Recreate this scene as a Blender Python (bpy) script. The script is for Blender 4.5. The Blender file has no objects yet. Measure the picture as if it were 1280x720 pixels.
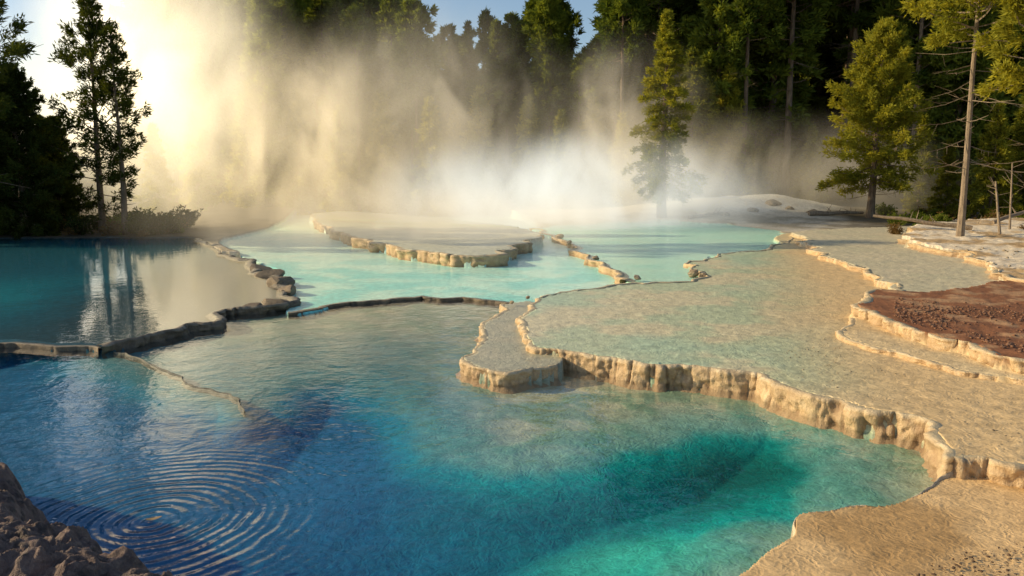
import bpy, math, numpy as np
from mathutils import Vector, geometry
from math import radians, sin, cos, pi
sc = bpy.context.scene
sc.view_settings.view_transform='Standard'; sc.view_settings.look='None'; sc.view_settings.exposure=0

# ------------------------------------------------------------ camera
H=3.2; PITCH=radians(8.3); F=1280*28/36
cam=bpy.data.cameras.new('camera'); camo=bpy.data.objects.new('camera',cam); sc.collection.objects.link(camo)
cam.lens=28; cam.sensor_width=36; cam.clip_end=3000; cam.clip_start=0.05
camo.location=(0,0,H); camo.rotation_euler=(pi/2-PITCH,0,0); sc.camera=camo
def G(u,v,z=0.0):
    """survey helper: bearing/depression -> ground position on the level z"""
    x=(u-640)/F; y=(360-v)/F
    dy=cos(PITCH)+y*sin(PITCH); dz=-sin(PITCH)+y*cos(PITCH)
    t=(z-H)/dz
    return (x*t, dy*t)

# ------------------------------------------------------------ numpy noise
def _h(i,j,k):
    n=(i*374761393+j*668265263+k*2147483647+1013904223)&0xffffffff
    n=((n^(n>>13))*1274126177)&0xffffffff
    n=((n^(n>>16))*2246822519)&0xffffffff
    return ((n^(n>>15))&0xffff)/65535.0
def vnoise(x,y,z=0.0):
    x=np.asarray(x,float); y=np.asarray(y,float); z=np.asarray(z,float)+x*0
    xi=np.floor(x).astype(np.int64); yi=np.floor(y).astype(np.int64); zi=np.floor(z).astype(np.int64)
    fx=x-xi; fy=y-yi; fz=z-zi
    fx=fx*fx*(3-2*fx); fy=fy*fy*(3-2*fy); fz=fz*fz*(3-2*fz)
    r=0
    if np.all(fz==0): zs=((0,1.0),)
    else: zs=((0,1-fz),(1,fz))
    for c,wz in zs:
        a=_h(xi,yi,zi+c)*(1-fx)+_h(xi+1,yi,zi+c)*fx
        b=_h(xi,yi+1,zi+c)*(1-fx)+_h(xi+1,yi+1,zi+c)*fx
        r=r+(a*(1-fy)+b*fy)*wz
    return r
def fbm(x,y,z=0.0,o=4):
    r=0;a=.5;s=0;f=1.0
    for i in range(o):
        r=r+a*vnoise(np.asarray(x)*f+i*17.3,np.asarray(y)*f+i*9.1,(z*f+i*5.7) if not np.isscalar(z) else 0.0)
        s+=a;a*=.5;f*=2.03
    return r/s
def sstep(a,b,x):
    t=np.clip((x-a)/(b-a),0,1); return t*t*(3-2*t)

# ------------------------------------------------------------ curves
def catmull(P,closed,n=6):
    P=np.array(P,float); N=len(P); out=[]
    rng=range(N) if closed else range(N-1)
    for i in rng:
        if closed: p0,p1,p2,p3=P[i-1],P[i],P[(i+1)%N],P[(i+2)%N]
        else: p0,p1,p2,p3=P[max(i-1,0)],P[i],P[i+1],P[min(i+2,N-1)]
        for k in range(n):
            t=k/n
            q=0.5*((2*p1)+(-p0+p2)*t+(2*p0-5*p1+4*p2-p3)*t*t+(-p0+3*p1-3*p2+p3)*t**3)
            out.append(q)
    if not closed: out.append(P[-1])
    return np.array(out)
def warp(Q,amp=.18):
    x,y=Q[:,0],Q[:,1]
    d=np.hypot(x,y); a=amp*np.clip(d/12,.6,2.2)
    wx=(vnoise(x*1.1,y*1.1)-.5)*a*1.6+(vnoise(x*3.1+9,y*3.1)-.5)*a*1.0
    wy=(vnoise(x*1.1+31,y*1.1+7)-.5)*a*1.6+(vnoise(x*3.1+55,y*3.1+3)-.5)*a*1.0
    return np.stack([x+wx,y+wy],1)
def poly(pts,z,n=6): return warp(catmull([G(u,v,z) for u,v in pts],True,n))
def inside(X,Y,P):
    r=np.zeros(X.shape,bool)
    x0,y0=P.min(0);x1,y1=P.max(0)
    m=(X>=x0)&(X<=x1)&(Y>=y0)&(Y<=y1)
    xs=X[m];ys=Y[m];c=np.zeros(xs.shape,bool)
    N=len(P)
    for i in range(N):
        ax,ay=P[i-1];bx,by=P[i]
        if ay==by: continue
        cr=((ay>ys)!=(by>ys))
        idx=np.nonzero(cr)[0]
        if len(idx)==0: continue
        xx=(bx-ax)*(ys[idx]-ay)/(by-ay)+ax
        c[idx]^=xs[idx]<xx
    r[m]=c
    return r
def segdist(X,Y,P,closed):
    P=np.asarray(P); d=np.full(X.shape,1e9)
    for i in range(0 if closed else 1,len(P)):
        a=P[i-1];b=P[i];e=b-a
        t=np.clip(((X-a[0])*e[0]+(Y-a[1])*e[1])/(e@e+1e-12),0,1)
        d=np.minimum(d,(X-a[0]-t*e[0])**2+(Y-a[1]-t*e[1])**2)
    return np.sqrt(d)
def sdf(X,Y,P):
    d=segdist(X,Y,P,True)
    return np.where(inside(X,Y,np.asarray(P)),d,-d)

Z1,Z2,Z3,ZS,ZL,ZI=.15,.065,.22,.30,.20,.42
E1=[(-600,425),(-200,424),(0,425),(110,432),(160,424),(205,413),(265,399),(285,386),(330,380),(362,374),(356,356),(325,340),(300,324),(270,310),(240,298)]
E2=[(355,388),(420,379),(470,375),(520,369),(580,372),(640,379),(668,376)]
E3=[(392,268),(404,278),(425,290),(470,302),(520,312),(580,319),(625,315),(648,303),(672,293)]
E4=[(670,285),(697,297),(722,312),(760,335),(795,350)]
E5=[(668,374),(662,400),(658,425),(668,433),(700,438),(760,447),(800,455),(860,458),(905,464),(960,470),(1000,490),(1060,500),(1100,512),(1140,520),(1162,532),(1170,555),(1188,572),(1215,568),(1290,585),(1800,640)]
E5b=[(985,296),(970,308),(905,318),(870,330),(880,345),(830,352),(790,354),(720,364),(668,374)]
E6=[(640,380),(628,384),(612,410),(595,438),(584,452),(600,461),(650,461),(700,456)]
E7=[(1108,362),(1090,370),(1095,388),(1110,400),(1150,413),(1200,424),(1240,440),(1290,450),(1800,520)]
E8=[(1075,398),(1048,418),(1080,430),(1130,443),(1200,460),(1290,475),(1800,560)]
E9=[(1000,298),(1020,312),(1050,324),(1085,336),(1102,350),(1118,362)]
E10=[(1130,298),(1150,306),(1200,314),(1240,330),(1290,352),(1800,400)]
RIM=[(110,434),(145,444),(180,456),(215,468),(250,482),(285,500),(303,514)]
P1=poly(E1+[(150,297),(0,298),(-200,299),(-600,300)],Z1)
P2=poly(E2+[(720,364),(790,354),(770,338),(722,312),(690,292),(600,262),(480,256),(400,258),(340,284),(275,304),(300,320),(345,338),(362,360)],Z2)
PI=poly(E3+[(640,283),(560,274),(440,264)],ZI)
P3=poly(E4+[(830,352),(880,345),(870,330),(905,318),(970,308),(985,296),(950,285),(850,278),(760,279)],Z3)
PS=poly(E5+[(1800,290),(1300,285),(1000,290)]+E5b[1:-1],ZS)
PL=poly(E6+[(700,440),(668,420),(665,378)],ZL)
P7=poly(E7+[(1800,330),(1300,350),(1180,362)],.56)
P8=poly(E8+[(1800,380),(1300,372),(1120,372)],.37)
P9=poly(E9+[(1300,372),(1800,380),(1800,280),(1200,282),(1010,288)],.44)
P10=poly(E10+[(1800,280),(1300,280),(1160,285)],.62)
SH=[(1200,598),(1182,610),(1140,630),(1060,645),(1010,656),(985,686),(940,716),(905,760),(850,950)]
P0=poly([(-600,330),(1000,330),(1150,500),(1260,560),(1240,596)]+SH+[(700,3000),(-1500,3000),(-1500,700)],0.0)
DP=np.array([G(u,v,0) for u,v in [(-1500,395),(-200,390),(60,395),(120,448),(190,466),(250,484),(310,500),(370,474),(440,466),(495,482),(515,512),(560,556),(640,572),(720,562),(790,541),(880,524),(960,520),(1015,535),(1045,565),(1050,610),(1030,640),(960,655),(915,668),(888,690),(880,740),(800,1500),(-1500,1500)]])

# ------------------------------------------------------------ terrain
A=np.r_[np.linspace(-180,-44,50)[:-1],np.linspace(-44,40,860),np.linspace(40,180,50)[1:-1]]
Aang=np.radians(A)
Rr=np.r_[np.geomspace(.3,4.2,14)[:-1],np.geomspace(4.2,62,500),np.geomspace(62,1600,60)[1:]]
TH,RR=np.meshgrid(Aang,Rr)
X=(np.sin(TH)*RR).ravel(); Y=(np.cos(TH)*RR).ravel()
nA,nR=len(A),len(Rr)
n1=fbm(X*.35,Y*.35,o=3); n2=fbm(X*2.2,Y*2.2,o=4); n3=fbm(X*9,Y*9,o=3); n4=fbm(X*.9+40,Y*.9,o=4)
rad=np.hypot(X,Y)
h=.10+.10*sstep(18,30,rad)+.025*np.clip(Y-44,0,30)+.12*(n4-.5)*sstep(30,44,rad)
mound=np.exp(-(((X-15.5)/6.5)**2+((Y-55)/5)**2))
h+=1.0*np.clip(mound*1.3,0,1)*(.7+.6*n1)+ .5*np.exp(-(((X+2)/12)**2+((Y-66)/6)**2))
h+=(n1-.4)*.05*np.clip(rad-60,0,30)
h+=np.clip(rad-120,0,250)*.06  # unseen rise added behind the forest to block light from the horizon
col=np.zeros((len(X),3)); wet=np.zeros(len(X))
def C(*c): return np.array(c)
def mix(a,b,t): return a+(b-a)*t[:,None]
sand=C(.62,.42,.20); sinter=C(.58,.51,.38)
col[:]=mix(np.tile(sand,(len(X),1)),C(.42,.26,.105),sstep(.42,.68,n4))
m=Y>24; col[m]=mix(np.tile(sinter,(m.sum(),1)),C(.38,.32,.22),sstep(.35,.65,n4[m]))
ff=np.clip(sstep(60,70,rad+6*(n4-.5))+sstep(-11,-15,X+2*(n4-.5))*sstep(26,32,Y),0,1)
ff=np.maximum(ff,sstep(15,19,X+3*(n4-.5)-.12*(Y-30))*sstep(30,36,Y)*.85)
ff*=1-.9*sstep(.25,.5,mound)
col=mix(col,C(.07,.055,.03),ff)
col=mix(col,C(.56,.56,.50),sstep(.2,.5,mound)*.8*sstep(.3,.5,n2+.15))
wet[:]=.15
m=(Y<24); wet[m]=.45
# --- main pool
m0=inside(X,Y,P0)
dsh=sdf(X,Y,DP)
RL=warp(catmull([G(u,v,0) for u,v in RIM],False,6))
drm=segdist(X,Y,RL[::2],False)
dd=dsh+(n2-.5)*.45+(n3-.5)*.08+(n4-.5)*.5
leftness=sstep(1.6,-2.2,X+(n4-.5)*1.2)
dep=sstep(-.15,1.3,dd)
dome_c=G(800,672); dome=np.exp(-(((X-dome_c[0])/.80)**2+((Y-dome_c[1])/.50)**2)**1.5)*(.8+.4*n2)
shade_c=G(960,565); ledge_shade=np.exp(-(((X-shade_c[0])/1.2)**2+((Y-shade_c[1])/.9)**2))  # shadow under the ledge, painted into the pool floor colour
g=sstep(9.5,21,Y+X*.15)
sh_col=mix(np.tile(C(.20,.31,.20),(len(X),1)),C(.43,.42,.28),np.clip(sstep(.35,.65,n2)*.8+g*.2,0,1))
sh_col=mix(sh_col,C(.04,.32,.29),sstep(-1.3,0.05,dd)*.6)
blueshelf=sstep(0.8,-2.2,X)*sstep(21,12.5,Y+(n4-.5)*3)
sh_col=mix(sh_col,C(.01,.16,.21),blueshelf*.85)
deep=mix(np.tile(C(.0,.165,.17),(len(X),1)),C(.0,.085,.20),leftness)
midc=mix(np.tile(C(.0,.32,.28),(len(X),1)),C(.0,.17,.26),leftness)
cc=mix(sh_col,midc,sstep(0,.35,dep)); cc=mix(cc,deep,sstep(.25,.9,dep))
cc=mix(cc,C(.0,.07,.06),np.clip(ledge_shade*.8*sstep(0,.4,dep),0,1))
cc=mix(cc,C(.04,.44,.33),np.clip(dome,0,1)*.75)
cc=mix(cc,C(.0,.13,.26),sstep(-3.5,-7,X)*.4*dep)
rimf=np.exp(-(drm/.22)**2)
cc=mix(cc,C(.10,.17,.15),rimf*.6)
cc*=(.9+.2*n2)[:,None]
hb=-.08-.04*(n2-.3)-.45*sstep(-.4,2.6,dsh)
hb=np.maximum(hb,-.50+.43*np.exp(-(drm/.55)**2))
h=np.where(m0,np.minimum(hb,-.03),h); col[m0]=cc[m0]; wet[m0]=0
def region(P,hh,cl,w,mask=None):
    m=inside(X,Y,P)
    h[m]=hh[m] if not np.isscalar(hh) else hh
    col[m]=cl[m] if cl.ndim>1 else cl
    wet[m]=w
    return m
ones=np.ones((len(X),1))
region(PL,ZL+.012*(n3-.5),mix(ones*C(.46,.41,.27),C(.34,.34,.23),n2),.9)
cp=mix(ones*C(.26,.72,.62),C(.56,.85,.68),sstep(.3,.7,n4)); cp=mix(cp,C(.74,.86,.70),sstep(24,33,Y)*.7)
region(P2,Z2-.045,cp,0.)
c1=mix(ones*C(.0,.14,.20),C(.02,.07,.095),sstep(-13,-8.5,X+(n4-.5)*2)); c1=mix(c1,C(.0,.30,.35),sstep(-11,-14,X+(n4-.5)*2)*sstep(26,19,Y)*.8)
c1=mix(c1,C(.16,.17,.15),sstep(-8.2,-6.6,X+(n4-.5))*.5)
region(P1,Z1-.12,c1,0.)
cp3=mix(ones*C(.34,.70,.55),C(.54,.78,.58),n4); region(P3,Z3-.05,cp3,0.)
film=(n3-.5)*.012+(fbm(X*4+7,Y*4,o=3)-.5)*.02
cs=mix(ones*C(.46,.51,.32),C(.60,.53,.33),sstep(.42,.62,n4)); cs=mix(cs,C(.36,.52,.37),sstep(.45,.62,n1)*.5)
cs=mix(cs,C(.62,.44,.22),sstep(2.4,5.2,X-(Y-9)*.30))
cs*=(.85+.3*n3)[:,None]
m=region(PS,ZS+film,cs,.85)
wet[m]=np.clip(.85-.35*sstep(3,6,X-(Y-9)*.28)[m],0,1)
region(P9,.44+film*1.5,mix(ones*C(.44,.42,.28),C(.58,.49,.33),n4),.5)
region(P8,.37+film*1.5,mix(ones*C(.58,.40,.19),C(.60,.48,.28),n4),.4)
region(P7,.56+film*2+.03*(n2-.5),mix(ones*C(.22,.095,.045),C(.36,.21,.11),sstep(.5,.7,n2)),.1)
region(P10,.62+film*3+.10*(n2-.5)+.02*np.clip(Y-24,0,40),mix(ones*C(.66,.56,.41),C(.42,.29,.15),sstep(.48,.6,n4)),.15)
region(PI,ZI+film,mix(ones*C(.54,.54,.40),C(.40,.40,.28),n4),.8)
V=np.stack([X,Y,h],1)
i=np.arange(nR-1)[:,None]*nA; j=np.arange(nA)[None,:]; j2=(j+1)%nA
Fq=np.stack([i+j,i+j2,i+nA+j2,i+nA+j],-1).reshape(-1,4)[:, ::-1]
def mesh_np(name,V,Fq,smooth=True):
    me=bpy.data.meshes.new(name); k=Fq.shape[1]
    me.vertices.add(len(V)); me.vertices.foreach_set('co',np.asarray(V,np.float32).ravel())
    me.loops.add(Fq.size); me.loops.foreach_set('vertex_index',np.ascontiguousarray(Fq,np.int32).ravel())
    me.polygons.add(len(Fq)); me.polygons.foreach_set('loop_start',np.arange(0,Fq.size,k,dtype=np.int32))
    me.polygons.foreach_set('use_smooth',np.full(len(Fq),smooth))
    me.update(calc_edges=True); me.validate()
    return me
def vattr(me,name,arr):
    if arr.ndim==1:
        a=me.attributes.new(name,'FLOAT','POINT'); a.data.foreach_set('value',arr.astype(np.float32))
    else:
        a=me.attributes.new(name,'FLOAT_COLOR','POINT'); a.data.foreach_set('color',np.c_[arr,np.ones(len(arr))].astype(np.float32).ravel())
def add(name,me,mat=None,parent=None,loc=None,rot=None,scale=None):
    o=bpy.data.objects.new(name,me); sc.collection.objects.link(o)
    if mat and me is not None and len(me.materials)==0:
        for mm in (mat if isinstance(mat,(list,tuple)) else [mat]): me.materials.append(mm)
    if parent: o.parent=parent
    if loc is not None: o.location=loc
    if rot is not None: o.rotation_euler=rot
    if scale is not None: o.scale=scale
    return o

# ------------------------------------------------------------ materials
class NT:
    def __init__(s,name):
        s.m=bpy.data.materials.new(name); s.m.use_nodes=True; s.t=s.m.node_tree; s.t.nodes.clear()
        s.out=s.n('ShaderNodeOutputMaterial')
    def n(s,ty,**k):
        x=s.t.nodes.new(ty)
        for a,b in k.items(): setattr(x,a,b)
        return x
    def l(s,a,b): s.t.links.new(a,b)
    def set(s,inp,v):
        if isinstance(v,bpy.types.NodeSocket): s.l(v,inp)
        else: inp.default_value=v
    def math(s,op,a,b=0.0,c=None,clamp=False):
        x=s.n('ShaderNodeMath',operation=op,use_clamp=clamp); s.set(x.inputs[0],a); s.set(x.inputs[1],b)
        if c is not None: s.set(x.inputs[2],c)
        return x.outputs[0]
    def noise(s,vec,scale,detail=4,rough=.55,dist=0):
        x=s.n('ShaderNodeTexNoise'); x.inputs['Scale'].default_value=scale; x.inputs['Detail'].default_value=detail
        x.inputs['Roughness'].default_value=rough; x.inputs['Distortion'].default_value=dist
        if vec is not None: s.l(vec,x.inputs['Vector'])
        return x.outputs['Fac']
    def mr(s,v,a,b,c,d,smooth=False):
        x=s.n('ShaderNodeMapRange'); 
        if smooth: x.interpolation_type='SMOOTHSTEP'
        s.set(x.inputs[0],v); 
        for k,q in enumerate((a,b,c,d)): s.set(x.inputs[k+1],q)
        return x.outputs[0]
    def mixc(s,f,a,b,mode='MIX'):
        x=s.n('ShaderNodeMix',data_type='RGBA',blend_type=mode); s.set(x.inputs[0],f)
        s.set(x.inputs[6],a if not isinstance(a,tuple) else (*a,1)); s.set(x.inputs[7],b if not isinstance(b,tuple) else (*b,1))
        return x.outputs[2]
    def attr(s,n): 
        x=s.n('ShaderNodeAttribute'); x.attribute_name=n; return x
    def pos(s): return s.n('ShaderNodeNewGeometry').outputs['Position']
    def bump(s,hgt,st,dist=.02,normal=None):
        x=s.n('ShaderNodeBump'); x.inputs['Strength'].default_value=st; x.inputs['Distance'].default_value=dist
        s.l(hgt,x.inputs['Height'])
        if normal: s.l(normal,x.inputs['Normal'])
        return x.outputs[0]
    def vscale(s,vec,sx,sy,sz):
        x=s.n('ShaderNodeVectorMath',operation='MULTIPLY'); s.l(vec,x.inputs[0]); x.inputs[1].default_value=(sx,sy,sz); return x.outputs[0]

def terrain_mat():
    t=NT('travertine_ground'); p=t.pos(); c=t.attr('Col').outputs['Color']; w=t.attr('wet').outputs['Fac']
    n=t.noise(p,6,5,.65); n2=t.noise(p,45,3,.7)
    v=t.n('ShaderNodeTexVoronoi'); v.feature='F1'; v.inputs['Scale'].default_value=11; 
    q=t.n('ShaderNodeVectorMath',operation='ADD'); 
    nn=t.n('ShaderNodeTexNoise'); nn.inputs['Scale'].default_value=3; t.l(p,nn.inputs['Vector'])
    t.l(p,q.inputs[0]); t.l(nn.outputs['Color'],q.inputs[1]); t.l(q.outputs[0],v.inputs['Vector'])
    mul=t.math('MULTIPLY',t.mr(n,.3,.7,.76,1.2),t.mr(n2,.25,.75,.82,1.16))
    mul=t.math('MULTIPLY',mul,t.mr(v.outputs['Distance'],0,.6,.88,1.12))
    cb=t.n('ShaderNodeVectorMath',operation='SCALE'); t.l(c,cb.inputs[0]); t.l(mul,cb.inputs['Scale'])
    b=t.n('ShaderNodeBsdfPrincipled'); t.l(cb.outputs[0],b.inputs['Base Color'])
    t.l(t.mr(w,0,1,.9,.25),b.inputs['Roughness']); t.l(t.mr(w,0,1,.15,.7),b.inputs['Specular IOR Level'])
    hh=t.math('ADD',t.math('MULTIPLY',n2,.35),t.math('ADD',n,t.math('MULTIPLY',v.outputs['Distance'],.5)))
    t.l(t.bump(hh,.48,.03),b.inputs['Normal']); t.l(b.outputs[0],t.out.inputs[0]); return t.m
def travertine(name,ca,cb_,cdark,cr=(.66,.60,.46),ctop=(.53,.46,.29)):
    t=NT(name); p=t.pos()
    vs=t.vscale(p,1,1,.45); n=t.noise(vs,9,5,.7); n2=t.noise(p,40,3,.7); n3=t.noise(p,1.5,3)
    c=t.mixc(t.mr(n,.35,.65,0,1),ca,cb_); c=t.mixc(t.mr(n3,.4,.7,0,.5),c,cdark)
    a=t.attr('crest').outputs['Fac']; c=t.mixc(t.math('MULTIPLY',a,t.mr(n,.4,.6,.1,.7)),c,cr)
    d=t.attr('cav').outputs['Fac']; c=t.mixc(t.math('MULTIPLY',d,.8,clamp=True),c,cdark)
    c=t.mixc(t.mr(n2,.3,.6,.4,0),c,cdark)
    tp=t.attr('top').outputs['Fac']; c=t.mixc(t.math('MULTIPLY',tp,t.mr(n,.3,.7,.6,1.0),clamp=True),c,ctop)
    b=t.n('ShaderNodeBsdfPrincipled'); t.l(c,b.inputs['Base Color']); t.l(t.mr(tp,0,1,.7,.4),b.inputs['Roughness'])
    t.l(t.bump(t.math('ADD',n,t.math('MULTIPLY',n2,.5)),.8,.035),b.inputs['Normal']); t.l(b.outputs[0],t.out.inputs[0]); return t.m
def water_mat(name,bumpst,ring=None,rough=.02,scale=1.0,fmax=.98):
    t=NT(name); p=t.pos()
    a=t.noise(t.vscale(p,1,1.0,1),2.2*scale,3,.55,.4); b2=t.noise(p,9*scale,2,.5); 
    hh=t.math('ADD',a,t.math('MULTIPLY',b2,.25))
    nb=t.bump(hh,bumpst,.06)
    if ring:
        d=t.n('ShaderNodeVectorMath',operation='DISTANCE'); 
        nn=t.n('ShaderNodeTexNoise'); nn.inputs['Scale'].default_value=1.3; t.l(p,nn.inputs['Vector'])
        dm=t.n('ShaderNodeVectorMath',operation='MULTIPLY_ADD'); t.l(nn.outputs['Color'],dm.inputs[0]); dm.inputs[1].default_value=(.22,.22,0); t.l(p,dm.inputs[2])
        t.l(dm.outputs[0],d.inputs[0]); d.inputs[1].default_value=(ring[0]+.11,ring[1]+.11,0)
        dist=d.outputs['Value']
        wv=t.math('SINE',t.math('MULTIPLY',dist,52.0)); wv2=t.math('SINE',t.math('MULTIPLY',dist,31.0))
        wv=t.math('ADD',wv,t.math('MULTIPLY',wv2,.6))
        env=t.mr(dist,.1,2.4,1,0,True)
        wv=t.math('MULTIPLY',wv,env)
        nb=t.bump(wv,.42,.012,nb)
    lw=t.n('ShaderNodeLayerWeight'); lw.inputs['Blend'].default_value=.5; t.l(nb,lw.inputs['Normal'])
    fac=t.math('MULTIPLY_ADD',t.math('POWER',lw.outputs['Facing'],5.0),fmax,.02)
    tr=t.n('ShaderNodeBsdfTransparent'); gl=t.n('ShaderNodeBsdfGlossy'); gl.inputs['Roughness'].default_value=rough; t.l(nb,gl.inputs['Normal'])
    mx=t.n('ShaderNodeMixShader'); t.l(fac,mx.inputs[0]); t.l(tr.outputs[0],mx.inputs[1]); t.l(gl.outputs[0],mx.inputs[2])
    t.l(mx.outputs[0],t.out.inputs[0]); return t.m
def leaf_mat(name,ca,cb_,trans=.35):
    t=NT(name); a=t.attr('tone').outputs['Fac']; oi=t.n('ShaderNodeObjectInfo')
    f=t.math('ADD',a,t.math('MULTIPLY',t.math('SUBTRACT',oi.outputs['Random'],.5),.5),clamp=True)
    c=t.mixc(f,ca,cb_)
    d=t.n('ShaderNodeBsdfDiffuse'); t.l(c,d.inputs[0]); r=t.n('ShaderNodeBsdfTranslucent'); 
    c2=t.mixc(1.0,c,(1.7,1.5,.6),'MULTIPLY'); t.l(c2,r.inputs[0])
    mx=t.n('ShaderNodeMixShader'); mx.inputs[0].default_value=trans; t.l(d.outputs[0],mx.inputs[1]); t.l(r.outputs[0],mx.inputs[2]); t.l(mx.outputs[0],t.out.inputs[0]); return t.m
def bark_mat(name,ca,cb_):
    t=NT(name); p=t.n('ShaderNodeTexCoord').outputs['Object']; n=t.noise(t.vscale(p,1,1,.25),9,4,.7)
    b=t.n('ShaderNodeBsdfPrincipled'); t.l(t.mixc(t.mr(n,.35,.65,0,1),ca,cb_),b.inputs['Base Color']); b.inputs['Roughness'].default_value=.9
    t.l(t.bump(n,.8,.04),b.inputs['Normal']); t.l(b.outputs[0],t.out.inputs[0]); return t.m
M_ter=terrain_mat()
M_tra=travertine('travertine_ledge',(.66,.50,.29),(.54,.37,.19),(.24,.15,.08),(.78,.69,.49))
M_tra_d=travertine('wet_travertine',(.17,.13,.085),(.27,.20,.12),(.045,.035,.025),(.38,.32,.22),(.21,.19,.14))
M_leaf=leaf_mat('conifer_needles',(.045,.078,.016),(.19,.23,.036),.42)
M_leaf_sun=leaf_mat('sunlit_needles',(.08,.11,.018),(.31,.30,.040),.45)  # brighter needle copy: sunlight on these trees is put into the colour
M_leaf_dark=leaf_mat('dark_needles',(.018,.032,.010),(.075,.095,.022),.35)  # darker needle copy: silhouette tone of the left trees put into the colour
M_bark=bark_mat('bark',(.10,.065,.04),(.22,.16,.10)); M_bark_p=bark_mat('pale_bark',(.15,.11,.075),(.30,.23,.15))

ter=mesh_np('ground',V,Fq); vattr(ter,'Col',col); vattr(ter,'wet',wet); add('ground',ter,M_ter)

# ------------------------------------------------------------ water
ring=G(190,650)
M_w0=water_mat('pool_water',.30,ring); M_w1=water_mat('left_pool_water',.08); M_w2=water_mat('milky_water',.22,None,.08,1.6,.45)
def sheet(name,P,z,mat):
    vs=[Vector((x,y,z)) for x,y in P]
    tri=geometry.tessellate_polygon([vs]); me=bpy.data.meshes.new(name); 
    me.from_pydata([v[:] for v in vs],[],[t for t in tri]); me.update()
    import bmesh
    bm=bmesh.new(); bm.from_mesh(me)
    for f in bm.faces:
        if f.normal.z<0: f.normal_flip()
    bm.to_mesh(me); bm.free()
    return add(name,me,mat)
sheet('thermal_pool',[(-60,-20),(30,-20),(30,24),(-60,24)],0,M_w0)
sheet('thermal_pool',P1,Z1,M_w1); sheet('thermal_pool',P2,Z2,M_w2); sheet('thermal_pool',P3,Z3,M_w2)

# ------------------------------------------------------------ ledges
def ledge(name,pts,zt,zb,mat,amp=1.0,bulge=.05,ds=.024,inw=.14,crest=.012,pz=None,rug=1.0):
    C_=catmull([G(u,v,zt if pz is None else pz) for u,v in pts],False,6)
    C_=warp(C_)
    d=np.r_[0,np.cumsum(np.hypot(*np.diff(C_,axis=0).T))]
    dist=np.median(np.hypot(C_[:,0],C_[:,1])); ds=max(ds*dist/12,.013)
    n=int(d[-1]/ds)+2; s=np.linspace(0,d[-1],n)
    x=np.interp(s,d,C_[:,0]); y=np.interp(s,d,C_[:,1])
    k=max(3,int(.25/ds))|1; ker=np.hanning(k+2)[1:-1]; ker/=ker.sum()
    def sm(a):
        p=np.pad(a,len(ker)//2,mode='edge'); return np.convolve(p,ker,'valid')[:len(a)]
    tx,ty=np.gradient(sm(x)),np.gradient(sm(y)); L=np.hypot(tx,ty)+1e-9; nx,ny=ty/L,-tx/L
    hh=zt-zb
    sc_=np.clip(dist/12,.7,2)
    rows=[(-inw,-.05,0,1),(-inw*.5,-.015,0,1),(-.05*sc_,-.004,0,1),(-.01,crest*.6,.3,.9),(bulge*.55,crest,.9,.45),(bulge*.9,-.05*hh,.7,.1),(bulge,-.14*hh,.3,0)]
    for f in (.2,.28,.36,.44,.52,.6,.68,.76,.84,.92,1.0,1.15): rows.append((bulge*(1-.6*f)+.015*f,-f*hh,0,0))
    rows.append((.12,-1.25*hh-.05,0,0))
    VV=[];CR=[];CV=[];TP=[]
    chip=fbm(s*1.6/sc_+11,s*0,o=3)
    for ri,(o,dz,cr,tp_) in enumerate(rows):
        zz=zt+dz
        wgt=min(1,max(0,(ri-2)/3))
        zn=dz/sc_
        cn=fbm(s*3.0/sc_+3,s*0+zn*.9+7,o=2); crack=np.exp(-((cn-.5)/.04)**2)
        cn2=fbm(s*7.0/sc_+31,s*0+zn*2.0+2,o=2); crack2=np.exp(-((cn2-.5)/.05)**2)
        lobe=fbm(s*2.0/sc_+5,s*0+zn*1.5,o=2)-.5
        det=fbm(s*14/sc_,s*0+zn*18+20,o=3)-.5
        det2=fbm(s*5/sc_+50,s*0+zn*7+20,o=3)-.5
        off=o+amp*sc_*wgt*(.05-.070*crack-.03*crack2+.14*lobe+.05*det+.10*det2)
        zj=zz+((chip-.5)*.04*amp*sc_*rug if 3<=ri<=6 else 0)+(fbm(s*9/sc_,s*0+ri*.4,o=3)-.5)*.03*amp*sc_*(.2 if ri<3 else .7)
        VV.append(np.stack([x+nx*off,y+ny*off,zj],1)); CR.append(np.full(n,cr)*sstep(.3,.7,fbm(s*3,s*0+9,o=2))); TP.append(np.full(n,tp_))
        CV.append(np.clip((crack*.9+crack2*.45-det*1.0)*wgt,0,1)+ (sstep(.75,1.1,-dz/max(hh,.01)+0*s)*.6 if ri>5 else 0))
    VV=np.concatenate(VV); a=np.arange(len(rows)-1)[:,None]*n; b=np.arange(n-1)[None,:]
    FF=np.stack([a+b,a+n+b,a+n+b+1,a+b+1],-1).reshape(-1,4)
    me=mesh_np(name,VV,FF); vattr(me,'crest',np.clip(np.concatenate(CR),0,1)); vattr(me,'cav',np.clip(np.concatenate(CV),0,1)); vattr(me,'top',np.concatenate(TP))
    return add(name,me,mat)
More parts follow.
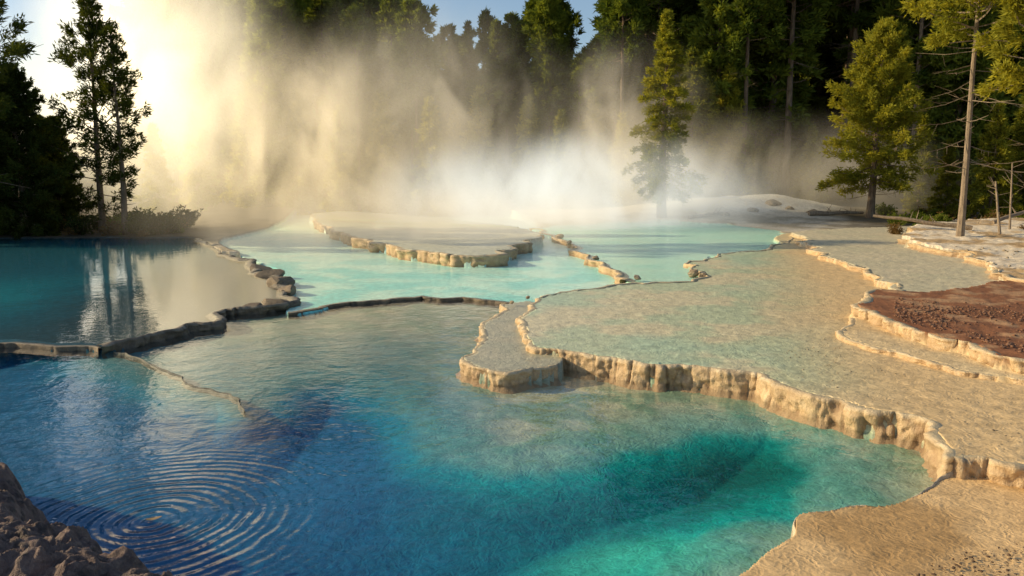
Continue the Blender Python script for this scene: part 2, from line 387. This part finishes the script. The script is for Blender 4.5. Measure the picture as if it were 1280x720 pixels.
def ridge(name,pts,zt,w,mat,amp=1.0):
    C_=warp(catmull([G(u,v,0) for u,v in pts],False,6)); d=np.r_[0,np.cumsum(np.hypot(*np.diff(C_,axis=0).T))]
    n=int(d[-1]/.02)+2; s=np.linspace(0,d[-1],n); x=np.interp(s,d,C_[:,0]); y=np.interp(s,d,C_[:,1])
    tx,ty=np.gradient(x),np.gradient(y); L=np.hypot(tx,ty)+1e-9; nx,ny=ty/L,-tx/L
    VV=[];CR=[]
    K=9
    for r in range(K):
        q=-1+2*r/(K-1); ww=w*(.35+1.3*fbm(s*2.5,s*0,o=3)); o=q*ww+(fbm(s*6,s*0+q,o=3)-.5)*w*1.6
        z=zt*(.2+1.5*fbm(s*1.7,s*0+4,o=3))*(1-q*q)-.05*abs(q)**2-(abs(q)==1)*.06+(fbm(s*9,s*0+q*2,o=3)-.5)*.05*amp
        VV.append(np.stack([x+nx*o,y+ny*o,z],1)); CR.append(np.full(n,1-abs(q)))
    VV=np.concatenate(VV); a=np.arange(K-1)[:,None]*n; b=np.arange(n-1)[None,:]
    FF=np.stack([a+b,a+n+b,a+n+b+1,a+b+1],-1).reshape(-1,4)
    me=mesh_np(name,VV,FF); vattr(me,'crest',np.concatenate(CR)*.5); vattr(me,'cav',np.zeros(len(VV)))
    return add(name,me,mat)
T='travertine_ledge'
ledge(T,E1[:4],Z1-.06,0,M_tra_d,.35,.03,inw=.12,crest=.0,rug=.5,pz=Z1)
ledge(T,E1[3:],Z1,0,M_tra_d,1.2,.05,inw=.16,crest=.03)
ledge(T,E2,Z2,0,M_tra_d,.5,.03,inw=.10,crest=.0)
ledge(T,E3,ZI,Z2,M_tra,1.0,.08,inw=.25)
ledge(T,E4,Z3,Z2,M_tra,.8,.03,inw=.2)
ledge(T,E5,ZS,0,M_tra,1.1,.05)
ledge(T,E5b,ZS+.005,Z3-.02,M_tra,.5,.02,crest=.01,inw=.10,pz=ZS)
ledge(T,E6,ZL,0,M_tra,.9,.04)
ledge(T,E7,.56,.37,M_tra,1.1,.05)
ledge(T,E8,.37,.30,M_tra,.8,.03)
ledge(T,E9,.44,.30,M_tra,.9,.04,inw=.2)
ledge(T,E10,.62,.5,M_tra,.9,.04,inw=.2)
M_subr=travertine('submerged_travertine',(.09,.10,.08),(.15,.14,.10),(.03,.035,.03),(.2,.18,.13),(.12,.12,.09))
ridge('submerged_rim',RIM,.02,.02,M_subr,.5)
M_rim=travertine('pale_rim',(.66,.57,.42),(.54,.43,.27),(.34,.25,.14))
ridge('travertine_rim',[(1290,594),(1240,596)]+SH,.10,.03,M_rim,.4)

# ------------------------------------------------------------ rocks
def rock_mesh(name,seed,sub=4,flat=.7,amp=.5):
    import bmesh
    bm=bmesh.new(); bmesh.ops.create_icosphere(bm,subdivisions=sub,radius=1)
    P=np.array([v.co[:] for v in bm.verts]); s=seed*13.7
    n=fbm(P[:,0]*1.3+s,P[:,1]*1.3+s,P[:,2]*1.3+s,o=5)-.5
    r=np.abs(fbm(P[:,0]*2.6+s,P[:,1]*2.6,P[:,2]*2.6+s,o=3)-.5)
    rr=np.random.default_rng(seed)
    f=1+amp*1.6*n-amp*.9*r
    P=P*f[:,None]
    for q in range(9):
        nn=rr.normal(0,1,3); nn/=np.linalg.norm(nn); dpl=rr.uniform(.55,.85); e=P@nn-dpl; P=P-np.clip(e,0,9)[:,None]*nn*.9
    P+=.05*(fbm(P[:,0]*7+s,P[:,1]*7,P[:,2]*7,o=3)-.5)[:,None]*P
    P[:,2]*=flat
    for v,p in zip(bm.verts,P): v.co=p
    me=bpy.data.meshes.new(name); bm.to_mesh(me); bm.free(); return me
def rock_mat(name,a,b,c):
    t=NT(name); p=t.pos(); n=t.noise(p,3,6,.7,.5); n2=t.noise(p,28,4,.75); n3=t.noise(p,9,4,.6)
    cc=t.mixc(t.mr(n,.35,.65,0,1),a,b); cc=t.mixc(t.mr(n2,.5,.75,0,.8),cc,c); cc=t.mixc(t.mr(n3,.35,.5,.8,0),cc,(.03,.022,.02))
    bs=t.n('ShaderNodeBsdfPrincipled'); t.l(cc,bs.inputs['Base Color']); bs.inputs['Roughness'].default_value=.75
    t.l(t.bump(t.math('ADD',n,t.math('MULTIPLY',n2,.4)),1.0,.06),bs.inputs['Normal']); t.l(bs.outputs[0],t.out.inputs[0]); return t.m
M_rock=rock_mat('dark_rock',(.10,.065,.055),(.19,.125,.10),(.32,.22,.16))
RP=np.array([G(u,v,.38) for u,v in [(-300,500),(-60,540),(0,570),(28,600),(60,642),(110,662),(160,682),(225,708),(265,780),(290,1000),(-400,1000)]])
x0,y0=RP.min(0)-.2; x1,y1=RP.max(0)+.2
nx_,ny_=int((x1-x0)/.014),int((y1-y0)/.014); nx_=min(nx_,520); ny_=min(ny_,520)
gx,gy=np.meshgrid(np.linspace(x0,x1,nx_),np.linspace(y0,y1,ny_)); gx=gx.ravel(); gy=gy.ravel()
wx=gx+(fbm(gx*3,gy*3,o=4)-.5)*.35; wy=gy+(fbm(gx*3+9,gy*3+4,o=4)-.5)*.35
sd=sdf(wx,wy,RP)
rid=1-np.abs(fbm(gx*3.2,gy*3.2,o=5)*2-1)*2.2
hz=-.65+1.0*(1-np.exp(-np.clip(sd+.14,0,9)/.10))+.12*sstep(.1,1.0,sd)+.26*(fbm(gx*2.2+3,gy*2.2,o=5)-.5)*sstep(-.05,.2,sd)+.14*rid*sstep(-.1,.15,sd)+.07*(fbm(gx*14,gy*14,o=4)-.5)
a=np.arange(ny_-1)[:,None]*nx_; b=np.arange(nx_-1)[None,:]
FF=np.stack([a+b,a+b+1,a+nx_+b+1,a+nx_+b],-1).reshape(-1,4)
FF=FF[(sd[FF].max(1)>-.14)]
add('rock_outcrop',mesh_np('rock_outcrop',np.stack([gx+.06*(fbm(gx*8,gy*8,o=3)-.5),gy,hz],1),FF),M_rock)
rng=np.random.default_rng(5)
rms=[rock_mesh('stone',k,3,.45) for k in range(4)]
for r in rms: r.materials.append(M_tra_d); vattr(r,'crest',np.zeros(len(r.vertices))); vattr(r,'cav',np.zeros(len(r.vertices)))
M_stone=rock_mat('pale_stone',(.42,.33,.21),(.28,.21,.12),(.55,.46,.32))
rms2=[rock_mesh('stone',k+10,3) for k in range(4)]
for r in rms2: r.materials.append(M_stone)
def stone(u,v,z,s,k,pale=True,name='stone',sq=1):
    x,y=G(u,v,z); m=(rms2 if pale else rms)[k%4]
    add(name,m,None,None,(x,y,z+s*.05),(rng.uniform(-.3,.3),rng.uniform(-.3,.3),rng.uniform(0,6)),(s*rng.uniform(.9,1.5),s*rng.uniform(.8,1.2),s*sq))
for u,v,s,k in [(340,346,.50,0),(350,356,.50,1),(326,338,.38,2),(345,382,.34,1),(318,386,.30,3),(358,366,.36,2)]:
    stone(u,v,Z1-.08,s,k,False,'rock',1.2)
for u,v,s in [(797,347,.11),(868,342,.18),(878,345,.14),(700,296,.18),(712,303,.12),(745,322,.12),(660,372,.06),(640,378,.06)]:
    stone(u,v,.28,s,int(u),True,'rock')
for u,d,s in [(940,50,.35),(965,52,.5),(985,51,.3),(1015,50,.4),(905,49,.3)]:
    x=(u-640)/F*d; k=np.argmin((X-x)**2+(Y-d)**2)
    add('rock',rms2[u%4],None,None,(x,d,h[k]+.05),(0,0,u),(s*1.3,s,s*.8))
def scatter(name,cnt,region_px,z,smin,smax,mat):
    base=rock_mesh('tmp',3,1); bv=np.array([v.co[:] for v in base.vertices]); bf=np.array([p.vertices[:] for p in base.polygons])
    Vs=[];Fs=[];o=0
    Pq=np.array([G(u,v,z) for u,v in region_px]); lo=Pq.min(0);hi=Pq.max(0); c=0
    while c<cnt:
        x=rng.uniform(lo[0],hi[0],400);y=rng.uniform(lo[1],hi[1],400); ok=inside(x,y,Pq)&(rng.random(400)<sstep(.35,.65,fbm(x*1.2,y*1.2,o=2))+.1)
        for xx,yy in zip(x[ok],y[ok]):
            s=smin+(smax-smin)*rng.random()**3; a=rng.uniform(0,6.3); q=bv*s*np.array([1,rng.uniform(.6,1),.7]); 
            q=np.stack([q[:,0]*cos(a)-q[:,1]*sin(a)+xx,q[:,0]*sin(a)+q[:,1]*cos(a)+yy,q[:,2]+z+s*.2],1)
            Vs.append(q);Fs.append(bf+o);o+=len(bv);c+=1
            if c>=cnt: break
    return add(name,mesh_np(name,np.concatenate(Vs),np.concatenate(Fs)),mat)
M_redst=rock_mat('red_gravel',(.25,.12,.06),(.16,.07,.035),(.38,.23,.14))
scatter('red_gravel',3200,[(1115,372),(1200,378),(1290,378),(1500,400),(1500,475),(1290,445),(1205,420),(1120,400)],.57,.012,.05,M_redst)
scatter('pebbles',700,[(1040,420),(1130,452),(1290,485),(1500,520),(1500,620),(1290,580),(1100,505),(960,465),(980,440)],.30,.006,.022,M_stone)
scatter('pebbles',500,[(1010,668),(1140,640),(1280,610),(1500,640),(1300,900),(950,900),(960,720)],.09,.005,.02,M_stone)
scatter('pebbles',500,[(1150,300),(1290,345),(1500,360),(1500,300),(1200,292)],.66,.02,.09,M_stone)
M_lit=rock_mat('leaf_litter',(.14,.08,.04),(.08,.045,.022),(.25,.15,.07))
scatter('leaf_litter',1400,[(1130,720),(1180,696),(1290,672),(1500,700),(1400,900),(1050,900)],.125,.006,.024,M_lit)

# ------------------------------------------------------------ trees
def tube(pts,rad,k=6):
    pts=np.array(pts);n=len(pts);V=[];F=[]
    for i,(p,r) in enumerate(zip(pts,rad)):
        d=pts[min(i+1,n-1)]-pts[max(i-1,0)]; d/=np.linalg.norm(d)+1e-9
        a=np.cross(d,[0.3,.9,.1]); a/=np.linalg.norm(a)+1e-9; b=np.cross(d,a)
        for j in range(k):
            t=2*pi*j/k; V.append(p+r*(a*cos(t)+b*sin(t)))
    for i in range(n-1):
        for j in range(k): F.append((i*k+j,i*k+(j+1)%k,(i+1)*k+(j+1)%k,(i+1)*k+j))
    return V,F
def conifer(name,Ht,R,cb,nb,tufts,style,seed,bl=.24,bw=.07,K=5,mats=None,dead=0,r0=None,sway=.02):
    r=np.random.default_rng(seed); V=[];F=[];MI=[];TO=[]
    def addt(pts,rad,k=6):
        v,f=tube(pts,rad,k); o=len(V); V.extend(v); F.extend([tuple(q+o for q in g) for g in f]); MI.extend([0]*len(f)); TO.extend([0.5]*len(v))
    r0=r0 or (.05+.011*Ht); N=10
    sw=np.cumsum(r.normal(0,sway*Ht/N,(N+1,2)),0)
    tp=lambda t:np.array([np.interp(t*N,range(N+1),sw[:,0]),np.interp(t*N,range(N+1),sw[:,1]),t*Ht])
    addt([tp(i/N)-np.array([0,0,.3 if i==0 else 0]) for i in range(N+1)],[r0*(1.25 if i==0 else 1)*(1-.93*i/N) for i in range(N+1)],8)
    cen=[];dr=[];tn=[]
    for i in range(nb):
        q=(i+r.random())/nb; t=cb+(1-cb)*q**.92; u=q
        az=i*2.4+r.normal(0,.4)
        if style=='spruce':
            L=R*((1-u)**.8+.03)*r.uniform(.55,1.12)*min(1,.55+u*5); el=-.25+.95*u**1.2+r.normal(0,.12); dp=.22
        elif style=='pine':
            L=R*(max(.08,sin(pi*(.18+.80*u)))**.8)*r.uniform(.5,1.15); el=.0+.9*u+r.normal(0,.2); dp=-.15
        else:
            L=R*(max(.03,1-u)**.55*min(1,.6+u*2.2))*r.uniform(.6,1.1); el=-.1+1.0*u+r.normal(0,.18); dp=-.05
        b0=tp(t); d=np.array([cos(az)*cos(el),sin(az)*cos(el),sin(el)]); per=np.array([-sin(az),cos(az),0])
        S=np.linspace(0,1,5); pts=[b0+d*L*s+np.array([0,0,-dp*L*s*s]) + per*L*.08*sin(3*s)*r.normal() for s in S]
        addt(pts,[(.012+.012*L)*(1-.85*s) for s in S],3)
        nt=int(tufts*(L/R)**.8)+3; bt=r.normal(.5,.14)
        if style=='pine':
            nc=max(1,int(2+3*L/R)); cs=r.uniform(.4,1.0,nc); ci=r.integers(0,nc,nt); s=np.clip(cs[ci]+r.normal(0,.05,nt),.15,1.05)
            lo=(r.normal(0,.22,nc)*L)[ci]*(1.15-s)+r.normal(0,.12,nt); zo=(r.normal(0,.06,nc)*L)[ci]+r.normal(.05,.11,nt)
        else:
            s=np.clip(.16+.86*r.random(nt)**.75,0,1.02); lo=r.normal(0,.20,nt)*L*(1.12-s); zo=r.normal(0,.045,nt)*L-np.abs(lo)*.25
        base=b0+d*L*s[:,None]; base[:,2]+=-dp*L*s*s; P=base+per*lo[:,None]; P[:,2]+=zo
        cen.append(P); dd_=d*.7+per*(np.sign(lo)*.5)[:,None]; dr.append(dd_); tn.append(bt+r.normal(0,.12,nt)+(s-.6)*.35)
    for i in range(dead):
        t=r.uniform(min(.15,cb*.5),cb); az=r.uniform(0,6.3); L=r.uniform(.3,1)*R*.7; b0=tp(t); d=np.array([cos(az),sin(az),r.uniform(-.4,.2)])
        per=np.array([-sin(az),cos(az),0])
        addt([b0,b0+d*L*.5+[0,0,-.03],b0+d*L+per*.1*L+[0,0,.05*L]],[.02,.013,.005],3)
        for q in range(3):
            s=r.uniform(.3,.9); e=(d*.5+per*r.choice([-1,1])*.8+[0,0,r.normal(0,.3)]); addt([b0+d*L*s,b0+d*L*s+e*L*.35],[.009,.003],3)
    P=np.repeat(np.concatenate(cen),K,0); D=np.repeat(np.concatenate(dr),K,0); Tn=np.repeat(np.concatenate(tn),K)
    M=len(P); D=D+r.normal(0,.55,(M,3)); D[:,2]+=.12; D/=np.linalg.norm(D,axis=1)[:,None]
    W=np.cross(D,r.normal(0,1,(M,3))); W/=np.linalg.norm(W,axis=1)[:,None]+1e-9
    ln=bl*r.uniform(.6,1.3,M)[:,None]; w=bw*r.uniform(.6,1.3,M)[:,None]
    P=P+r.normal(0,bl*.22,(M,3))
    q=np.stack([P,P+D*ln*.45+W*w*.5,P+D*ln,P+D*ln*.45-W*w*.5],1).reshape(-1,3)
    o=len(V); Vall=np.concatenate([np.array(V),q]); Fl=np.arange(M*4).reshape(-1,4)+o
    Fa=np.concatenate([np.array(F),Fl])
    me=mesh_np(name,Vall,Fa,False)
    for m_ in mats: me.materials.append(m_)
    me.polygons.foreach_set('material_index',np.r_[np.array(MI),np.ones(M)].astype(np.int32))
    vattr(me,'tone',np.r_[np.array(TO),np.repeat(np.clip(Tn,0,1),4)])
    return me
def base_at(u,d): return (u-640)/F*d
def gz(x,y):
    k=np.argmin((X-x)**2+(Y-y)**2); return h[k]
def tree(name,me,u,d,sc_=1,rot=0):
    x=base_at(u,d); return add(name,me,None,None,(x,d,gz(x,d)-.05),(0,0,rot),(sc_,)*3)
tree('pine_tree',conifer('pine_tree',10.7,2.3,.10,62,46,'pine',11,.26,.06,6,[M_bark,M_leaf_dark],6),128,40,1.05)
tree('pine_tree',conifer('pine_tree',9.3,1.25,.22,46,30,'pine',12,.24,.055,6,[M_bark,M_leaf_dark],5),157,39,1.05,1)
tree('pine_tree',conifer('pine_tree',11.4,4.0,.17,150,95,'broad',13,.26,.07,6,[M_bark,M_leaf_sun],6,.24),1085,49)
tree('pine_tree',conifer('pine_tree',11.8,2.5,.13,120,60,'spruce',14,.26,.07,6,[M_bark,M_leaf_sun],3,.28),826,49,1.03)
tree('lodgepole_pine',conifer('lodgepole_pine',15.5,3.6,.46,95,80,'pine',15,.26,.055,7,[M_bark_p,M_leaf_sun],26,.13,.006),1201,30.5)
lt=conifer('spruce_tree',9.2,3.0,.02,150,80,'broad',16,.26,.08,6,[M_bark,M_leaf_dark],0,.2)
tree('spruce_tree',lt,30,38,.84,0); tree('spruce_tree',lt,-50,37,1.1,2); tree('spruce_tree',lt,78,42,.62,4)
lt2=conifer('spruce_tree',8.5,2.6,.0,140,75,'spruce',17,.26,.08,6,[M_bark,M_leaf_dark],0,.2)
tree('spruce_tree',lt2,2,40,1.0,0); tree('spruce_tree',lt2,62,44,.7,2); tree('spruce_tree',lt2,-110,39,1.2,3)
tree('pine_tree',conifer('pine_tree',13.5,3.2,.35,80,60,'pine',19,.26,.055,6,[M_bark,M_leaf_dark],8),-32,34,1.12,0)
tree('pine_tree',conifer('pine_tree',14,3.8,.40,100,95,'pine',20,.26,.055,7,[M_bark_p,M_leaf_sun],8,.2),1296,27,1,0)
forest=bpy.data.objects.new('distant_forest',None); sc.collection.objects.link(forest)
FM=[]
mt=[M_bark,M_leaf]
for k in range(4): FM.append(conifer('conifer',20,[3.0,2.5,3.4,2.8][k],[.08,.14,.05,.2][k],150,42,'spruce',30+k,.50,.15,5,mt,0,.26))
for k in range(3): FM.append(conifer('conifer',20,2.9,[.45,.35,.55][k],80,52,'pine',40+k,.48,.13,6,[M_bark_p if k==1 else M_bark,M_leaf],14,.24,.008))
FS=[conifer('conifer',10,2.2,.04,110,36,'spruce',50+k,.34,.11,5,[M_bark,M_leaf_sun],0,.15) for k in range(2)]
topu=[-300,-60,20,90,170,200,330,430,520,535,570,610,640,665,700,712,735,750,800,1300,1700]
topv=[60,90,130,150,140,-90,-60,-90,-20,30,45,25,35,-5,0,60,60,-40,-160,-220,-220]
cnt=0
for row,(d0,d1,N) in enumerate([(60,68,62),(68,80,75),(80,98,90),(98,125,110)]):
    for i in range(N):
        u=-320+(i+rng.uniform(-.3,1.2))*2020/N; d=rng.uniform(d0,d1)
        v=np.interp(u,topu,topv)+rng.uniform(0,1)**1.5*(90 if row<3 else 60)
        if 700<u<748: v=max(v,60)
        x=base_at(u,d)+rng.normal(0,.3)
        if u<190: v=max(v,np.interp(u,topu,topv)+20)
        hh=max(4,(215-v)/F*d+H-1.0)
        m=FM[rng.integers(0,7)] if hh>9 else FS[rng.integers(0,2)]
        s=hh/(20 if hh>9 else 10); sx=s*rng.uniform(.8,1.1)
        if hh>9 : sx=max(sx,.75)
        o=add('conifer',m,None,forest,(x,d,gz(x,d)-.3),(0,0,rng.uniform(0,6.3)),(sx,sx,s)); cnt+=1
for u,d,hh in [(540,58,8.5),(600,60,9.5),(660,59,8),(560,64,7),(700,57,7),(740,60,8),(775,56,6.5),(880,60,8.5),(905,61,10),(860,60,11),(940,62,7),(1010,61,6),(1145,54,6.5),(1180,50,5),(1235,47,7),(1270,50,8),(1330,45,8),(480,60,9),(430,58,8),(380,60,9),(250,56,7),(200,52,6),(310,60,8)]:
    x=base_at(u,d); s=hh/10; add('conifer',FS[int(u)%2],None,forest,(x,d,gz(x,d)-.2),(0,0,u),(s*1.05,s*1.05,s))

# shrubs & dead brush
def shrub(name,R,Ht,seed,mat,n=260,bl=.12):
    r=np.random.default_rng(seed); V=[];F=[];MI=[]
    tips=[]
    for i in range(26):
        az=r.uniform(0,6.3); el=r.uniform(.2,1.4); L=r.uniform(.5,1); d=np.array([cos(az)*cos(el)*R,sin(az)*cos(el)*R,sin(el)*Ht])*L
        pts=[np.zeros(3),d*.5+r.normal(0,.05,3),d]; v,f=tube(pts,[.018,.011,.004],3); o=len(V); V.extend(v); F.extend([tuple(q+o for q in g) for g in f]); MI+= [0]*len(f)
        for s in r.uniform(.3,1.05,n//26+1): tips.append(d*s+r.normal(0,.07,3))
    P=np.repeat(np.array(tips),5,0);M=len(P); D=r.normal(0,1,(M,3));D[:,2]+=.4;D/=np.linalg.norm(D,axis=1)[:,None];W=np.cross(D,r.normal(0,1,(M,3)));W/=np.linalg.norm(W,axis=1)[:,None]
    q=np.stack([P,P+D*bl*.5+W*bl*.2,P+D*bl,P+D*bl*.5-W*bl*.2],1).reshape(-1,3); o=len(V)
    me=mesh_np(name,np.concatenate([np.array(V),q]),np.concatenate([np.array(F),np.arange(M*4).reshape(-1,4)+o]),False)
    me.materials.append(M_bark); me.materials.append(mat); me.polygons.foreach_set('material_index',np.r_[np.array(MI),np.ones(M)].astype(np.int32))
    vattr(me,'tone',np.full(len(V)+M*4,.5)+np.r_[np.zeros(len(V)),np.repeat(r.normal(0,.2,M),4)]); return me
M_dry=leaf_mat('dry_brush',(.10,.06,.025),(.24,.16,.06),.3)
sh=[shrub('shrub',.9,.9,1,M_leaf_dark,420),shrub('shrub',.8,.7,2,M_leaf,420),shrub('dry_shrub',.7,.8,3,M_dry,300,.1)]
for i in range(46):
    u=rng.uniform(-40,235); d=rng.uniform(37.5,43); k=rng.integers(0,3) if i%3 else 0; x=base_at(u,d); s=rng.uniform(.5,1.4)
    add(sh[k].name.split('.')[0],sh[k],None,None,(x,d,gz(x,d)-.05),(0,0,rng.uniform(0,6)),(s,s,s))
for i in range(64):
    u=rng.uniform(1090,1420); d=rng.uniform(33,55); k=int(rng.integers(1,3)); x=base_at(u,d); s=rng.uniform(.4,1.2)
    add(sh[k].name.split('.')[0],sh[k],None,None,(x,d,gz(x,d)-.05),(0,0,rng.uniform(0,6)),(s,s,s))
def log(u,d,L,az,el,r_,name='fallen_log'):
    x=base_at(u,d); dv=np.array([cos(az)*cos(el),sin(az)*cos(el),sin(el)])
    N=7; pts=[dv*L*(i/N)+np.array([0,0,.03*sin(i*1.7)]) for i in range(N+1)]; rad=[r_*(1-.5*i/N)*(1+.1*sin(i*3.1)) for i in range(N+1)]
    V,F=tube(pts,rad,8); r=np.random.default_rng(int(u))
    F.append(tuple(range(8))[::-1])
    for q in range(8):
        t=r.uniform(.25,.95); b=dv*L*t; e=r.normal(0,1,3); e[2]=abs(e[2]); e/=np.linalg.norm(e); v,f=tube([b,b+e*.5*r.uniform(.4,1.4)],[r_*.22,.006],4); o=len(V); V+=v; F+=[tuple(a+o for a in g) for g in f]
    me=bpy.data.meshes.new(name); me.from_pydata([tuple(v) for v in V],[],F); me.update()
    add(name,me,M_bark_p,None,(x,d,gz(x,d)+r_*.8))
log(1135,36,4.5,.15,.03,.13); log(1215,33,3.8,2.7,.12,.11); log(1240,36,5,.3,.25,.10); log(1010,49,3.5,.1,.02,.16); log(1250,31,2.2,1.4,1.2,.06,'dead_snag'); log(1262,33,2.8,1.2,1.35,.05,'dead_snag'); log(860,48,2.5,.4,.1,.12)
lf=[];n=14
for i in range(n):
    t=i/n*2*pi; lf.append((.07*cos(t)*(1+.25*cos(t)),.028*sin(t),.006+.012*cos(t)**2))
me=bpy.data.meshes.new('floating_leaf'); me.from_pydata(lf+[(0,0,.008)],[],[(i,(i+1)%n,n) for i in range(n)]); me.update()
add('floating_leaf',me,leaf_mat('dead_leaf',(.35,.25,.14),(.5,.4,.25),.2),None,(ring[0],ring[1],.003),(0,0,.5))

# ------------------------------------------------------------ steam
def steam(loc,scale,dens,emcol,em,seed,nscale=1.0,thr=(.42,.68),rot=(0,0,0),lo=.12):
    import bmesh
    bm=bmesh.new(); bmesh.ops.create_icosphere(bm,subdivisions=3,radius=1); me=bpy.data.meshes.new('steam'); bm.to_mesh(me); bm.free()
    t=NT('glowing_steam'); p=t.n('ShaderNodeTexCoord').outputs['Object']
    ln=t.n('ShaderNodeVectorMath',operation='LENGTH'); t.l(p,ln.inputs[0]); fall=t.mr(ln.outputs['Value'],.1,.97,1,0,True)
    w=t.vscale(t.pos(),.16*nscale,.16*nscale,.09*nscale); ad=t.n('ShaderNodeVectorMath',operation='ADD'); t.l(w,ad.inputs[0]); ad.inputs[1].default_value=(seed*3.3,seed*1.7,seed)
    n=t.noise(ad.outputs[0],1.0,3,.6,.8)
    d=t.math('MULTIPLY',t.mr(n,thr[0],thr[1],lo,1,True),fall); d=t.math('MULTIPLY',d,dens)
    v=t.n('ShaderNodeVolumeScatter'); v.inputs['Color'].default_value=(1,1,1,1); v.inputs['Anisotropy'].default_value=.3; t.l(d,v.inputs['Density'])
    e=t.n('ShaderNodeEmission'); e.inputs[0].default_value=(*emcol,1); t.l(t.math('MULTIPLY',d,em),e.inputs[1])  # steam glows by itself, standing in for multiply scattered sunlight
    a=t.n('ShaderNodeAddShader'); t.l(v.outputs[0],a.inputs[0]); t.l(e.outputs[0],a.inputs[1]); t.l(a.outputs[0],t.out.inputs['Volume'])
    o=add('steam',me,t.m,None,loc,rot,scale); return o
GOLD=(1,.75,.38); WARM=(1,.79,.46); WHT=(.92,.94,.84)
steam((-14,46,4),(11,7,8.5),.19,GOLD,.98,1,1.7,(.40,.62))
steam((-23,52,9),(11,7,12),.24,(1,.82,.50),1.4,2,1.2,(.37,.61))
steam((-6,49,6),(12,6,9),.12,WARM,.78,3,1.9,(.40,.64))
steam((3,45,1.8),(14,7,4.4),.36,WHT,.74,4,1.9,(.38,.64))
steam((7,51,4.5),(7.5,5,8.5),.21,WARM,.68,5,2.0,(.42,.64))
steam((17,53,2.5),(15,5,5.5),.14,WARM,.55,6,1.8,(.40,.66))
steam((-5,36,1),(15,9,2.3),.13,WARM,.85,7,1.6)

# ------------------------------------------------------------ light
AZ=radians(-86); EL=radians(22)
w=bpy.data.worlds.new('World'); sc.world=w; w.use_nodes=True; nt=w.node_tree; nt.nodes.clear()
sky=nt.nodes.new('ShaderNodeTexSky'); sky.sky_type='NISHITA'; sky.sun_disc=False; sky.sun_elevation=EL; sky.sun_rotation=AZ; sky.air_density=1.0; sky.dust_density=1.5; sky.ozone_density=2
bg=nt.nodes.new('ShaderNodeBackground'); bg.inputs[1].default_value=.15; ow=nt.nodes.new('ShaderNodeOutputWorld')
nt.links.new(sky.outputs[0],bg.inputs[0]); nt.links.new(bg.outputs[0],ow.inputs[0])
sl=bpy.data.lights.new('sun','SUN'); sl.energy=5; sl.angle=radians(.5); sl.color=(1,.79,.47); so=bpy.data.objects.new('sun',sl); sc.collection.objects.link(so)
sd_=Vector((sin(AZ)*cos(EL),cos(AZ)*cos(EL),sin(EL))); so.rotation_euler=sd_.to_track_quat('Z','Y').to_euler(); so.location=sd_*50
print('forest',cnt)
